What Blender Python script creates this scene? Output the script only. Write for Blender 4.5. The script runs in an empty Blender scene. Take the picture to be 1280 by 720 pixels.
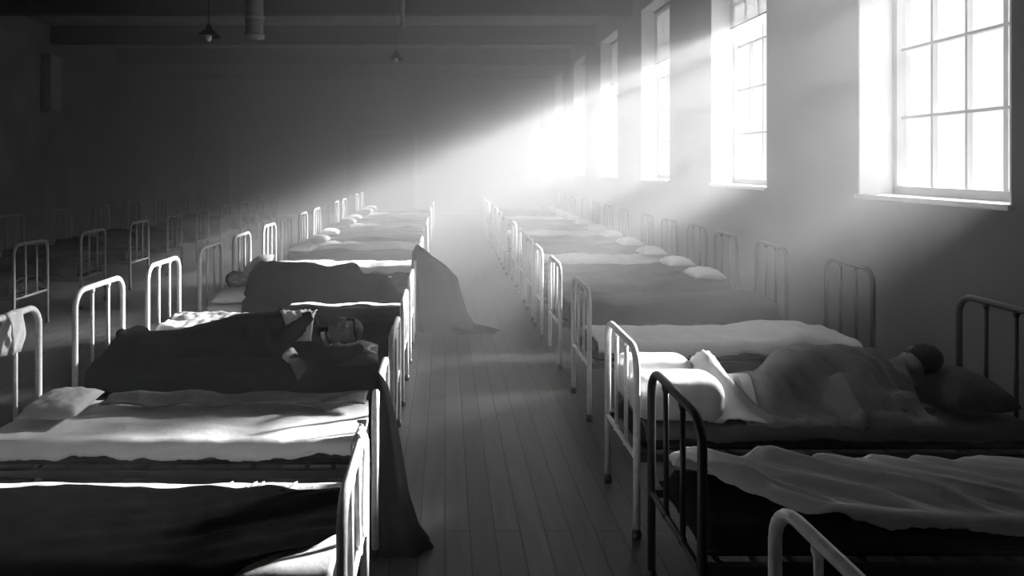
import bpy, bmesh, math, random
import numpy as np
from mathutils import Vector, Matrix, Quaternion, noise
random.seed(7)
S = bpy.context.scene
COL = S.collection
PI = math.pi

# ------------------------------------------------------------------ camera, sky, sun, exposure
EYE = 1.9
FPX = 860.0
cam = bpy.data.cameras.new('camera')
cam.sensor_width = 36.0
cam.lens = FPX / 1280 * 36.0
cam.shift_x = (640 - 556) / 1280
cam.shift_y = -(360 - 205) / 1280
cam.clip_start = 0.05
cam.clip_end = 200
co = bpy.data.objects.new('camera', cam)
COL.objects.link(co)
co.location = (0, 0, EYE)
co.rotation_euler = (PI / 2, 0, 0)
S.camera = co

SKY = 1.4
SUN = 49.0
HAZE = 0.092
ANISO = 0.06
w = bpy.data.worlds.new('sky')
S.world = w
w.use_nodes = True
nt = w.node_tree
bg = nt.nodes['Background']
bg.inputs['Strength'].default_value = SKY
tc = nt.nodes.new('ShaderNodeTexCoord')
sx = nt.nodes.new('ShaderNodeSeparateXYZ')
nt.links.new(tc.outputs['Generated'], sx.inputs[0])
cr = nt.nodes.new('ShaderNodeValToRGB')
cr.color_ramp.elements[0].position = 0.0
cr.color_ramp.elements[0].color = (0.9, 0.9, 0.9, 1)
cr.color_ramp.elements[1].position = 0.25
cr.color_ramp.elements[1].color = (1, 1, 1, 1)
nt.links.new(sx.outputs['Z'], cr.inputs[0])
nt.links.new(cr.outputs[0], bg.inputs['Color'])

SUNDIR = Vector((-2.0, -1.0, -0.80)).normalized()
sun = bpy.data.lights.new('sun', 'SUN')
sun.energy = SUN
sun.angle = math.radians(7.0)
so = bpy.data.objects.new('sun', sun)
COL.objects.link(so)
so.rotation_mode = 'QUATERNION'
so.rotation_quaternion = SUNDIR.to_track_quat('-Z', 'Y')
so.location = (12, 9, 8)
# unseen spot added outside the second window to brighten the left row's heads
added_spot = bpy.data.lights.new('added_head_spot', 'SPOT')
added_spot.energy = 38000.0
added_spot.spot_size = math.radians(22)
added_spot.spot_blend = 0.25
added_spot.shadow_soft_size = 0.7
ao = bpy.data.objects.new('added_head_spot', added_spot)
COL.objects.link(ao)
ao.location = (10.66, 13.03, 6.45)
ao.rotation_mode = 'QUATERNION'
ao.rotation_quaternion = (Vector((3.75, 8.5, 2.65)) - Vector(ao.location)).to_track_quat('-Z', 'Y')

S.view_settings.view_transform = 'Standard'
S.view_settings.look = 'None'
S.view_settings.gamma = 1.0
S.view_settings.use_curve_mapping = False
S.view_settings.exposure = 0.0
S.cycles.volume_bounces = 1
S.cycles.max_bounces = 8
S.cycles.transparent_max_bounces = 12

# ------------------------------------------------------------------ materials
def mat(name, col, rough=0.8, spec=0.3, metal=0.0, noise_amt=0.0, scale=8.0, bump=0.0, bscale=60.0):
    m = bpy.data.materials.new(name)
    m.use_nodes = True
    n = m.node_tree
    b = n.nodes['Principled BSDF']
    b.inputs['Roughness'].default_value = rough
    b.inputs['Specular IOR Level'].default_value = spec
    b.inputs['Metallic'].default_value = metal
    t = n.nodes.new('ShaderNodeTexCoord')
    if noise_amt > 0:
        ns = n.nodes.new('ShaderNodeTexNoise')
        ns.inputs['Scale'].default_value = scale
        ns.inputs['Detail'].default_value = 5
        n.links.new(t.outputs['Object'], ns.inputs['Vector'])
        r = n.nodes.new('ShaderNodeValToRGB')
        a, c = col * (1 - noise_amt), min(1, col * (1 + noise_amt))
        r.color_ramp.elements[0].position = 0.3
        r.color_ramp.elements[0].color = (a, a, a, 1)
        r.color_ramp.elements[1].position = 0.7
        r.color_ramp.elements[1].color = (c, c, c, 1)
        n.links.new(ns.outputs['Fac'], r.inputs[0])
        n.links.new(r.outputs[0], b.inputs['Base Color'])
    else:
        b.inputs['Base Color'].default_value = (col, col, col, 1)
    if bump > 0:
        nb = n.nodes.new('ShaderNodeTexNoise')
        nb.inputs['Scale'].default_value = bscale
        nb.inputs['Detail'].default_value = 3
        n.links.new(t.outputs['Object'], nb.inputs['Vector'])
        bp = n.nodes.new('ShaderNodeBump')
        bp.inputs['Strength'].default_value = bump
        bp.inputs['Distance'].default_value = 0.01
        n.links.new(nb.outputs['Fac'], bp.inputs['Height'])
        n.links.new(bp.outputs[0], b.inputs['Normal'])
    return m

M = {}
M['plaster'] = mat('plaster', 0.17, 0.9, 0.1, noise_amt=0.12, scale=1.6, bump=0.15, bscale=14)
M['dark_plaster'] = mat('dark_plaster', 0.2, 0.9, 0.1, noise_amt=0.2, scale=1.2, bump=0.15, bscale=14)
M['reveal'] = mat('reveal_paint', 0.72, 0.8, 0.2, noise_amt=0.06, scale=3)
M['ceiling'] = mat('ceiling_boards', 0.24, 0.85, 0.1, noise_amt=0.15, scale=2)
M['beam'] = mat('beam_wood', 0.05, 0.8, 0.1, noise_amt=0.2, scale=4)
M['white_paint'] = mat('white_sash_paint', 0.6, 0.5, 0.3, noise_amt=0.05)
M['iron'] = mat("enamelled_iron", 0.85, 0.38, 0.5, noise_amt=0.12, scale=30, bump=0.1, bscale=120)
M['dark_or_shaded_iron'] = mat('dark_or_shaded_iron', 0.03, 0.42, 0.5, noise_amt=0.2, scale=30, bump=0.1, bscale=120)  # dark fittings; also paints shade onto right row bed frames
M['ticking'] = mat('mattress_ticking', 0.02, 0.95, 0.0, noise_amt=0.2, scale=20, bump=0.3, bscale=80)
M['sheet'] = mat('white_cotton', 0.74, 0.95, 0.1, noise_amt=0.06, scale=9, bump=0.25, bscale=35)
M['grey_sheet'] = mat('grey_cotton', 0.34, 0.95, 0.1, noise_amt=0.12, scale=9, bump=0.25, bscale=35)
M['blanket'] = mat('dark_wool', 0.003, 1.0, 0.0, noise_amt=0.25, scale=12, bump=0.2, bscale=90)
M['mid_blanket'] = mat('mid_wool', 0.09, 1.0, 0.05, noise_amt=0.2, scale=12, bump=0.5, bscale=90)
M['brown_blanket'] = mat('drab_wool', 0.03, 1.0, 0.0, noise_amt=0.2, scale=12, bump=0.3, bscale=90)
M['suit'] = mat('dark_suit_cloth', 0.009, 0.95, 0.02, noise_amt=0.2, scale=20, bump=0.3, bscale=90)
M['skin'] = mat('skin', 0.2, 0.55, 0.4, noise_amt=0.06, scale=20)
M['hair'] = mat('dark_hair', 0.012, 0.7, 0.12, noise_amt=0.4, scale=80, bump=0.6, bscale=160)
M['duct'] = mat('galvanised_duct', 0.3, 0.5, 0.4, noise_amt=0.15, scale=6)
M['door'] = mat('door_wood', 0.045, 0.7, 0.2, noise_amt=0.2, scale=5)
M['porcelain'] = mat('porcelain', 0.75, 0.3, 0.5)

def floor_mat():
    m = bpy.data.materials.new('floor_boards')
    m.use_nodes = True
    n = m.node_tree
    b = n.nodes['Principled BSDF']
    t = n.nodes.new('ShaderNodeTexCoord')
    mp = n.nodes.new('ShaderNodeMapping')
    mp.inputs['Rotation'].default_value = (0, 0, PI / 2)
    n.links.new(t.outputs['Object'], mp.inputs[0])
    br = n.nodes.new('ShaderNodeTexBrick')
    br.offset = 0.37
    br.inputs['Scale'].default_value = 1.0
    br.inputs['Brick Width'].default_value = 2.6
    br.inputs['Row Height'].default_value = 0.13
    br.inputs['Mortar Size'].default_value = 0.005
    br.inputs['Mortar Smooth'].default_value = 0.3
    br.inputs['Color1'].default_value = (0.10, 0.10, 0.10, 1)
    br.inputs['Color2'].default_value = (0.07, 0.07, 0.07, 1)
    br.inputs['Mortar'].default_value = (0.012, 0.012, 0.012, 1)
    n.links.new(mp.outputs[0], br.inputs['Vector'])
    ns = n.nodes.new('ShaderNodeTexNoise')
    mp2 = n.nodes.new('ShaderNodeMapping')
    mp2.inputs['Scale'].default_value = (14, 1.2, 1)
    n.links.new(t.outputs['Object'], mp2.inputs[0])
    n.links.new(mp2.outputs[0], ns.inputs['Vector'])
    ns.inputs['Detail'].default_value = 6
    ns.inputs['Scale'].default_value = 1.5
    mx = n.nodes.new('ShaderNodeMixRGB')
    mx.blend_type = 'MULTIPLY'
    mx.inputs[0].default_value = 0.7
    n.links.new(br.outputs['Color'], mx.inputs[1])
    n.links.new(ns.outputs['Fac'], mx.inputs[2])
    n.links.new(mx.outputs[0], b.inputs['Base Color'])
    b.inputs['Roughness'].default_value = 0.42
    b.inputs['Specular IOR Level'].default_value = 0.45
    bp = n.nodes.new('ShaderNodeBump')
    bp.inputs['Strength'].default_value = 0.5
    bp.inputs['Distance'].default_value = 0.01
    bp.invert = True
    n.links.new(br.outputs['Fac'], bp.inputs['Height'])
    n.links.new(bp.outputs[0], b.inputs['Normal'])
    return m
M['floor'] = floor_mat()

def glass_mat():
    m = bpy.data.materials.new('window_glass')
    m.use_nodes = True
    n = m.node_tree
    for x in list(n.nodes):
        n.nodes.remove(x)
    out = n.nodes.new('ShaderNodeOutputMaterial')
    tr = n.nodes.new('ShaderNodeBsdfTransparent')
    tr.inputs[0].default_value = (0.95, 0.95, 0.95, 1)
    gl = n.nodes.new('ShaderNodeBsdfGlossy')
    gl.inputs['Roughness'].default_value = 0.08
    mx = n.nodes.new('ShaderNodeMixShader')
    mx.inputs[0].default_value = 0.05
    n.links.new(tr.outputs[0], mx.inputs[1])
    n.links.new(gl.outputs[0], mx.inputs[2])
    n.links.new(mx.outputs[0], out.inputs[0])
    return m
M['glass'] = glass_mat()

def shade_mat(name, tcol, dcol):
    m = bpy.data.materials.new(name)
    m.use_nodes = True
    n = m.node_tree
    for x in list(n.nodes):
        n.nodes.remove(x)
    out = n.nodes.new('ShaderNodeOutputMaterial')
    tr = n.nodes.new('ShaderNodeBsdfTranslucent')
    tr.inputs[0].default_value = (tcol, tcol, tcol, 1)
    di = n.nodes.new('ShaderNodeBsdfDiffuse')
    di.inputs[0].default_value = (dcol, dcol, dcol, 1)
    ad = n.nodes.new('ShaderNodeAddShader')
    n.links.new(tr.outputs[0], ad.inputs[0])
    n.links.new(di.outputs[0], ad.inputs[1])
    n.links.new(ad.outputs[0], out.inputs[0])
    return m
M['shade'] = shade_mat('roller_blind_cloth', 0.16, 0.5)
M['blocking_shade'] = shade_mat('blocking_blind_cloth', 0.01, 0.1)

# ------------------------------------------------------------------ mesh helpers
def obj(name, bm, m=None, parent=None, smooth=False, recalc=True):
    if recalc:
        bmesh.ops.recalc_face_normals(bm, faces=bm.faces)
    me = bpy.data.meshes.new(name)
    bm.to_mesh(me)
    bm.free()
    if m is not None:
        me.materials.append(m)
    if smooth:
        for p in me.polygons:
            p.use_smooth = True
    o = bpy.data.objects.new(name, me)
    COL.objects.link(o)
    if parent is not None:
        o.parent = parent
    return o

def tag(o, label=None, cat=None, group=None, kind=None):
    if label: o['label'] = label
    if cat: o['category'] = cat
    if group: o['group'] = group
    if kind: o['kind'] = kind
    return o

def empty(name, loc, rz=0.0):
    o = bpy.data.objects.new(name, None)
    o.empty_display_size = 0.1
    COL.objects.link(o)
    o.location = loc
    o.rotation_euler = (0, 0, rz)
    return o

def copy_tree(o, parent=None):
    c = o.copy()
    COL.objects.link(c)
    c.parent = parent
    for ch in list(o.children):
        copy_tree(ch, c)
    return c

def box(bm, x0, x1, y0, y1, z0, z1, bev=0.0):
    g = bmesh.ops.create_cube(bm, size=1.0)
    vs = g['verts']
    for v in vs:
        v.co = Vector(((x0 + x1) / 2 + v.co.x * (x1 - x0), (y0 + y1) / 2 + v.co.y * (y1 - y0), (z0 + z1) / 2 + v.co.z * (z1 - z0)))
    if bev > 0:
        es = list({e for v in vs for e in v.link_edges})
        bmesh.ops.bevel(bm, geom=es, offset=bev, segments=2, affect='EDGES', profile=0.5)

def tube(bm, pts, r, seg=10, caps=True):
    pts = [Vector(p) for p in pts]
    n = len(pts)
    rs = r if isinstance(r, (list, tuple)) else [r] * n
    rings = []
    up = None
    for i in range(n):
        if i == 0: d = pts[1] - pts[0]
        elif i == n - 1: d = pts[-1] - pts[-2]
        else: d = (pts[i + 1] - pts[i]).normalized() + (pts[i] - pts[i - 1]).normalized()
        d.normalize()
        if up is None:
            up = d.orthogonal().normalized()
        up = (up - d * up.dot(d)).normalized()
        sd = d.cross(up)
        ring = [bm.verts.new(pts[i] + (up * math.cos(2 * PI * k / seg) + sd * math.sin(2 * PI * k / seg)) * rs[i]) for k in range(seg)]
        rings.append(ring)
    for a, b in zip(rings, rings[1:]):
        for k in range(seg):
            bm.faces.new((a[k], a[(k + 1) % seg], b[(k + 1) % seg], b[k]))
    if caps:
        bm.faces.new(rings[0][::-1])
        bm.faces.new(rings[-1])

def ball(bm, c, r, sc=(1, 1, 1), u=12, v=8):
    g = bmesh.ops.create_uvsphere(bm, u_segments=u, v_segments=v, radius=r)
    for q in g['verts']:
        q.co = Vector((q.co.x * sc[0] + c[0], q.co.y * sc[1] + c[1], q.co.z * sc[2] + c[2]))

def at(px, py, Y):
    return Vector(((px - 556) * Y / FPX, Y, EYE - (py - 205) * Y / FPX))

def nz(x, y, z=0.0):
    return noise.noise(Vector((x, y, z)))

# ------------------------------------------------------------------ room shell
XR, XG, XL = 3.6, 3.95, -9.4        # inner right wall face, glass plane, left wall
YB, YF = -2.6, 26.0                 # behind camera, far wall
ZC = 5.2
WIN = [(1.15, 3.12)] + [(4.37 + 3.32 * k, 6.0 + 3.31 * k) for k in range(6)]
ZS, ZT = 1.63, 4.72

def quadbox(name, m, *b, kind='structure'):
    bm = bmesh.new()
    box(bm, *b)
    o = obj(name, bm, m)
    o['kind'] = kind
    return o

quadbox('floor', M['floor'], XL - 0.3, XR + 0.7, YB - 0.3, YF + 0.3, -0.2, 0)
quadbox('ceiling', M['ceiling'], XL - 0.3, XR + 0.7, YB - 0.3, YF + 0.3, ZC, ZC + 0.2)
quadbox('wall_left', M['dark_plaster'], XL - 0.3, XL, YB, YF, 0, ZC)
quadbox('wall_back', M['dark_plaster'], XL - 0.3, XR + 0.5, YB - 0.3, YB, 0, ZC)
quadbox('wall_far', M['dark_plaster'], XL - 0.3, XR + 0.5, YF, YF + 0.3, 0, ZC)
# right wall with window openings cut as solid masonry
bm = bmesh.new()
XO = XR + 0.42
box(bm, XR, XO, YB, YF, 0, ZS)
box(bm, XR, XO, YB, YF, ZT, ZC)
edges = [YB] + [e for wn in WIN for e in wn] + [YF]
for i in range(0, len(edges), 2):
    box(bm, XR, XO, edges[i], edges[i + 1], ZS, ZT)
o = obj('wall_right', bm, M['plaster'])
o['kind'] = 'structure'
# skirting
for nm, b in (('baseboard_right', (XR - 0.03, XR, YB, YF, 0, 0.22)), ('baseboard_far', (XL, XR, YF - 0.03, YF, 0, 0.22))):
    quadbox(nm, M['beam'], *b)
# ceiling beams, one above every second pier
for i, y in enumerate((3.7, 6.95, 10.1, 13.3, 16.5, 19.8, 23.1)):
    bm = bmesh.new()
    box(bm, XL, XR, y - 0.12, y + 0.12, 4.78, ZC, 0.01)
    o = obj('trim_%d' % (i + 1), bm, M['beam'])
    o['kind'] = 'structure'

# windows
def window(i, y0, y1, zshade, smat):
    root = empty('window_%d' % i, (XG, (y0 + y1) / 2, ZS))
    root['kind'] = 'structure'
    cy = (y0 + y1) / 2
    # plastered reveal lining (far jamb, near jamb, head) and sill
    def P(name, m, boxes, bev=0.004):
        bm = bmesh.new()
        for b in boxes:
            box(bm, *b, bev)
        o = obj(name, bm, m, root)
        o.location = (-XG, -cy, -ZS)
        return o
    P('window_reveal', M['reveal'], [(XR + 0.002, XG - 0.04, y0 - 0.001, y0 + 0.02, ZS, ZT), (XR + 0.002, XG - 0.04, y1 - 0.02, y1 + 0.001, ZS, ZT), (XR + 0.002, XG - 0.04, y0, y1, ZT - 0.02, ZT)])
    P('window_sill', M['white_paint'], [(XR - 0.03, XG - 0.04, y0 - 0.01, y1 + 0.01, ZS - 0.03, ZS + 0.012)], 0.008)
    f = 0.06
    a0, a1, b0, b1 = y0 + 0.02, y1 - 0.02, ZS + 0.012, ZT - 0.02
    P('window_frame', M['white_paint'], [(XG - 0.06, XG + 0.06, a0, a0 + f, b0, b1), (XG - 0.06, XG + 0.06, a1 - f, a1, b0, b1),
       (XG - 0.06, XG + 0.06, a0, a1, b0, b0 + 0.07), (XG - 0.06, XG + 0.06, a0, a1, b1 - 0.07, b1)])
    g0, g1, h0, h1 = a0 + f, a1 - f, b0 + 0.07, b1 - 0.07
    n, rows = 4, 5
    bars = []
    for k in range(1, n):
        yy = g0 + (g1 - g0) * k / n
        t = 0.022 if k == 1 else 0.012
        bars.append((XG - 0.022, XG + 0.022, yy - t, yy + t, h0, h1))
    for k in range(1, rows):
        zz = h0 + (h1 - h0) * k / rows
        t = 0.012
        bars.append((XG - 0.024, XG + 0.024, g0, g1, zz - t, zz + t))
    P('glazing_bars', M['white_paint'], bars, 0.003)
    P('window_glass', M['glass'], [(XG - 0.003, XG + 0.003, g0, g1, h0, h1)], 0)
    # roller blind
    bm = bmesh.new()
    rows = 8
    xs = XG - 0.10
    vv = []
    for r in range(rows + 1):
        z = ZT - 0.06 + (zshade - ZT + 0.06) * r / rows
        vv.append([bm.verts.new((xs + 0.006 * math.sin(r * 1.3 + c), a0 + 0.01 + (a1 - a0 - 0.02) * c / 8, z)) for c in range(9)])
    for r in range(rows):
        for c in range(8):
            bm.faces.new((vv[r][c], vv[r][c + 1], vv[r + 1][c + 1], vv[r + 1][c]))
    bl = obj('roller_blind', bm, smat, root, smooth=True)
    bl.location = (-XG, -cy, -ZS)
    s = bl.modifiers.new('thick', 'SOLIDIFY')
    s.thickness = 0.002
    bm = bmesh.new()
    tube(bm, [(xs, a0 + 0.005, ZT - 0.05), (xs, a1 - 0.005, ZT - 0.05)], 0.022)
    tube(bm, [(xs, a0 + 0.02, zshade), (xs, a1 - 0.02, zshade)], 0.01)
    rr = obj('blind_roller', bm, M['beam'], root, smooth=True)
    rr.location = (-XG, -cy, -ZS)
    # sky light enters through this opening
    L = bpy.data.lights.new('sky_portal', 'AREA')
    L.shape = 'RECTANGLE'
    L.size = ZT - ZS
    L.size_y = y1 - y0
    L.cycles.is_portal = True
    lo = bpy.data.objects.new('sky_portal', L)
    COL.objects.link(lo)
    lo.location = (XG + 0.15, cy, (ZS + ZT) / 2)
    lo.rotation_euler = (0, PI / 2, 0)
for i, (y0, y1) in enumerate(WIN):
    if i == 0:
        window(1, y0, y1, 1.85, M['blocking_shade'])  # out of view; opaque blind added to keep daylight off the foreground
    else:
        window(i + 1, y0, y1, 3.72, M['shade'])

# far doors
def door(i, x0, x1, zt):
    root = empty('door_%d' % i, ((x0 + x1) / 2, YF, 0))
    root['kind'] = 'structure'
    cx = (x0 + x1) / 2
    w = x1 - x0
    bm = bmesh.new()
    for s in (-1, 1):
        box(bm, s * (w / 2) - 0.08, s * (w / 2) + 0.08, -0.07, 0, 0, zt + 0.08, 0.01)
    box(bm, -w / 2 - 0.08, w / 2 + 0.08, -0.07, 0, zt, zt + 0.16, 0.01)
    obj('door_frame', bm, M['duct'], root)
    for s in (-1, 1):
        bm = bmesh.new()
        xa, xb = (-w / 2 + 0.08, -0.005) if s < 0 else (0.005, w / 2 - 0.08)
        box(bm, xa, xb, -0.05, -0.01, 0.01, zt, 0.006)
        for za, zb in ((0.25, 0.95), (1.1, 2.0), (2.1, zt - 0.15)):
            box(bm, xa + 0.15, xb - 0.15, -0.065, -0.045, za, zb, 0.01)
        lf = obj('door_leaf', bm, M['door'], root)
        bm = bmesh.new()
        ball(bm, (s * 0.09, -0.1, 1.05), 0.035)
        tube(bm, [(s * 0.09, -0.1, 1.05), (s * 0.09, -0.05, 1.05)], 0.015)
        obj('door_knob', bm, M['duct'], lf, smooth=True)
door(1, at(212, 0, YF).x, at(290, 0, YF).x, 3.05)
door(2, at(432, 0, YF).x, at(520, 0, YF).x, 3.05)

# ------------------------------------------------------------------ iron beds
BL, BW = 2.0, 0.64
def arch(bm, x, hw, zt, r=0.0185, lean=0.0, rad=0.11):
    pts = [(x, -hw, 0.035)]
    pts.append((x + lean * 0.5, -hw, zt * 0.5))
    pts.append((x + lean, -hw, zt - rad))
    for k in range(1, 7):
        a = PI / 2 * k / 6
        pts.append((x + lean, -hw + rad * (1 - math.cos(a)), zt - rad + rad * math.sin(a)))
    for k in range(5, -1, -1):
        a = PI / 2 * k / 6
        pts.append((x + lean, hw - rad * (1 - math.cos(a)), zt - rad + rad * math.sin(a)))
    pts.append((x + lean * 0.5, hw, zt * 0.5))
    pts.append((x, hw, 0.035))
    tube(bm, pts, r, 12)

def end_frame(root, x, hw, zt, m, which):
    bm = bmesh.new()
    arch(bm, x, hw, zt)
    fr = obj(which + '_frame', bm, m, root, smooth=True)
    for s in (-1, 1):
        bm = bmesh.new()
        tube(bm, [(x, s * hw, 0.0), (x, s * hw, 0.02), (x, s * hw, 0.05)], [0.022, 0.026, 0.018], 12)
        obj('foot_cap', bm, M['dark_or_shaded_iron'], fr, smooth=True)
    bm = bmesh.new()
    tube(bm, [(x, -hw, 0.4), (x, hw, 0.4)], 0.013, 10)
    obj('lower_rail', bm, m, fr, smooth=True)
    for k in (1, 2):
        y = -hw + 2 * hw * k / 3.0
        bm = bmesh.new()
        tube(bm, [(x, y, 0.4), (x, y, zt - 0.012)], 0.0115, 10)
        tube(bm, [(x, y, zt - 0.045), (x, y, zt - 0.03), (x, y, zt - 0.012)], [0.011, 0.017, 0.017], 10)
        tube(bm, [(x, y, 0.39), (x, y, 0.41), (x, y, 0.425)], [0.017, 0.017, 0.011], 10)
        obj('bar', bm, m, fr, smooth=True)
    return fr

def make_bed(headz, footz, m, name='iron_bed', L=BL, W=BW, hm=None):
    """local +x end is the foot, -x the head"""
    root = empty(name, (0, 0, 0))
    hw = W / 2
    end_frame(root, -L / 2, hw, headz, hm or m, 'head')
    end_frame(root, L / 2, hw, footz, m, 'foot')
    for s in (-1, 1):
        bm = bmesh.new()
        box(bm, -L / 2 + 0.01, L / 2 - 0.01, s * (hw - 0.012) - 0.016, s * (hw - 0.012) + 0.016, 0.385, 0.425, 0.004)
        obj('side_rail', bm, M['dark_or_shaded_iron'], root)
    bm = bmesh.new()
    for k in range(15):
        xx = -L / 2 + 0.08 + (L - 0.16) * k / 14
        box(bm, xx - 0.012, xx + 0.012, -hw + 0.02, hw - 0.02, 0.406, 0.412)
    for k in range(5):
        yy = -hw + 0.1 + (W - 0.2) * k / 4
        box(bm, -L / 2 + 0.05, L / 2 - 0.05, yy - 0.006, yy + 0.006, 0.410, 0.416)
    obj('spring_mesh', bm, M['dark_or_shaded_iron'], root)
    # mattress
    bm = bmesh.new()
    nx, ny = 40, 14
    a = L / 2 - 0.03
    b = hw - 0.035
    top, bot = [], []
    for i in range(nx + 1):
        rt, rb = [], []
        for j in range(ny + 1):
            x = -a + 2 * a * i / nx
            y = -b + 2 * b * j / ny
            e = min(1, min((a - abs(x)), (b - abs(y))) / 0.05)
            e = math.sqrt(max(0, 1 - (1 - e) ** 2))
            sag = 0.02 * (1 - (y / b) ** 2) * (1 - (x / a) ** 2)
            zt = 0.47 + 0.07 * e - sag + 0.006 * nz(x * 6, y * 6, 3)
            rt.append(bm.verts.new((x, y, zt)))
            rb.append(bm.verts.new((x, y, 0.45 - 0.032 * e)))
        top.append(rt)
        bot.append(rb)
    for i in range(nx):
        for j in range(ny):
            bm.faces.new((top[i][j], top[i + 1][j], top[i + 1][j + 1], top[i][j + 1]))
            bm.faces.new((bot[i][j], bot[i][j + 1], bot[i + 1][j + 1], bot[i + 1][j]))
    for i in range(nx):
        bm.faces.new((top[i][0], bot[i][0], bot[i + 1][0], top[i + 1][0]))
        bm.faces.new((top[i][ny], top[i + 1][ny], bot[i + 1][ny], bot[i][ny]))
    for j in range(ny):
        bm.faces.new((top[0][j], top[0][j + 1], bot[0][j + 1], bot[0][j]))
        bm.faces.new((top[nx][j], bot[nx][j], bot[nx][j + 1], top[nx][j + 1]))
    mt = obj('mattress', bm, M['ticking'], root, smooth=True)
    bm = bmesh.new()
    zz = 0.535
    tube(bm, [(-a, -b, 0.46), (a, -b, 0.46), (a, b, 0.46), (-a, b, 0.46), (-a, -b, 0.46)], 0.008, 8, caps=False)
    obj('piping', bm, M['ticking'], mt, smooth=True)
    return root

# ---------------------------------------------- cloth on beds (in bed-local frame, world placed by root location)
MT = 0.545
def cover(name, m, loc, rz, x0, x1, hw, hem_n, hem_f, hfun, fold=0.012, fs=5.0, seed=0.0, nx=90, t0=None, t1=None, ragged=0.02, zoff=0.0, parent=None, thick=0.006, edgefun=None, dt=0.022):
    """cloth over a mattress: t runs across the bed, hanging down past the mattress edge on both sides.
    near side = local -y.  hfun(x, y) = height above the mattress top"""
    bm = bmesh.new()
    T0 = -hw - hem_n if t0 is None else t0
    T1 = hw + hem_f if t1 is None else t1
    nt_ = max(10, int((T1 - T0) / dt))
    g = []
    for i in range(nx + 1):
        x = x0 + (x1 - x0) * i / nx
        row = []
        e0, e1 = T0, T1
        if edgefun is not None:
            e0, e1 = edgefun(x, T0, T1)
        e0 += ragged * nz(x * 7 + seed, 1.3) * 2 + ragged * 0.6 * nz(x * 31 + seed, 2.3)
        e1 += ragged * nz(x * 7 + seed, 7.3) * 2
        for j in range(nt_ + 1):
            t = e0 + (e1 - e0) * j / nt_
            r = 0.035
            lim = hw - r
            at_ = abs(t)
            sg = 1 if t > 0 else -1
            wrk = fold * (nz(x * fs + seed, t * fs * 1.6, seed) + 0.5 * nz(x * fs * 2.7 + seed, t * fs * 3.1, seed + 5))
            base = MT + zoff + fold
            if at_ <= lim:
                y = t
                z = base + hfun(x, y) + wrk
            else:
                q = at_ - lim
                hh = hfun(x, sg * lim)
                if q < r * PI / 2:
                    a = q / r
                    y = sg * (lim + r * math.sin(a))
                    z = base + hh + wrk - r * (1 - math.cos(a))
                else:
                    d = q - r * PI / 2
                    wave = 0.012 * math.sin(x * 17 + seed + 2 * nz(x * 3, seed)) * min(1, d / 0.1) + 0.01 * min(1, d / 0.1)
                    y = sg * (lim + r + abs(wrk) * 0.7 + max(-0.0, wave) + 0.002)
                    z = base + hh * max(0, 1 - d * 2) - r - d
            row.append(bm.verts.new((x, y, max(z, 0.012))))
        g.append(row)
    for i in range(nx):
        for j in range(nt_):
            bm.faces.new((g[i][j], g[i + 1][j], g[i + 1][j + 1], g[i][j + 1]))
    o = obj(name, bm, m, parent, smooth=True)
    md = o.modifiers.new('thick', 'SOLIDIFY')
    md.thickness = thick
    md.offset = 1.0
    o.location = loc
    o.rotation_euler = (0, 0, rz)
    return o

def pillow(name, m, loc, rz, lx=0.36, ly=0.5, h=0.13, tilt=0.0, seed=0.0):
    bm = bmesh.new()
    n = 22
    top, bot = [], []
    for i in range(n + 1):
        a, b = [], []
        for j in range(n + 1):
            u = -1 + 2 * i / n
            v = -1 + 2 * j / n
            pin = 1 - 0.09 * (1 - (1 - abs(v)) ) * 0 - 0.05 * (1 - v * v) * abs(u) ** 3
            pin2 = 1 - 0.05 * (1 - u * u) * abs(v) ** 3
            e = (max(0, 1 - abs(u) ** 2.6) * max(0, 1 - abs(v) ** 2.6)) ** 0.5
            wr = 0.009 * nz(u * 3 + seed, v * 3, seed) + 0.006 * nz(u * 8 + seed, v * 5, seed)
            x, y = u * lx / 2 * pin, v * ly / 2 * pin2
            a.append(bm.verts.new((x, y, h * 0.35 + h * 0.65 * e + wr * (e > 0.1))))
            if 0 < i < n and 0 < j < n:
                b.append(bm.verts.new((x, y, h * 0.35 - h * 0.35 * e)))
            else:
                b.append(a[-1])
        top.append(a)
        bot.append(b)
    for i in range(n):
        for j in range(n):
            bm.faces.new((top[i][j], top[i + 1][j], top[i + 1][j + 1], top[i][j + 1]))
            try:
                bm.faces.new((bot[i][j], bot[i][j + 1], bot[i + 1][j + 1], bot[i + 1][j]))
            except ValueError:
                pass
    o = obj(name, bm, m, smooth=True)
    o.location = loc
    o.rotation_euler = (0, tilt, rz)
    return o

# ------------------------------------------------------------------ people
def capsule(bm, a, b, ra, rb, seg=16):
    a, b = Vector(a), Vector(b)
    d = b - a
    L = d.length
    pts, rs = [], []
    dn = d.normalized() if L > 1e-6 else Vector((0, 0, 1))
    for k in range(5):
        an = PI / 2 * (k + 0.15) / 5
        pts.append(a - dn * ra * math.cos(an)); rs.append(ra * math.sin(an))
    for k in range(5):
        pts.append(a + d * k / 4); rs.append(ra + (rb - ra) * k / 4)
    for k in range(4, -1, -1):
        an = PI / 2 * (k + 0.15) / 5
        pts.append(b + dn * rb * math.cos(an)); rs.append(rb * math.sin(an))
    tube(bm, pts, rs, seg)

def ell(bm, mw, c, sc):
    g = bmesh.ops.create_uvsphere(bm, u_segments=24, v_segments=16, radius=1.0)
    for q in g['verts']:
        q.co = mw @ Vector((q.co.x * sc[0] + c[0], q.co.y * sc[1] + c[1], q.co.z * sc[2] + c[2]))

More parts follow.
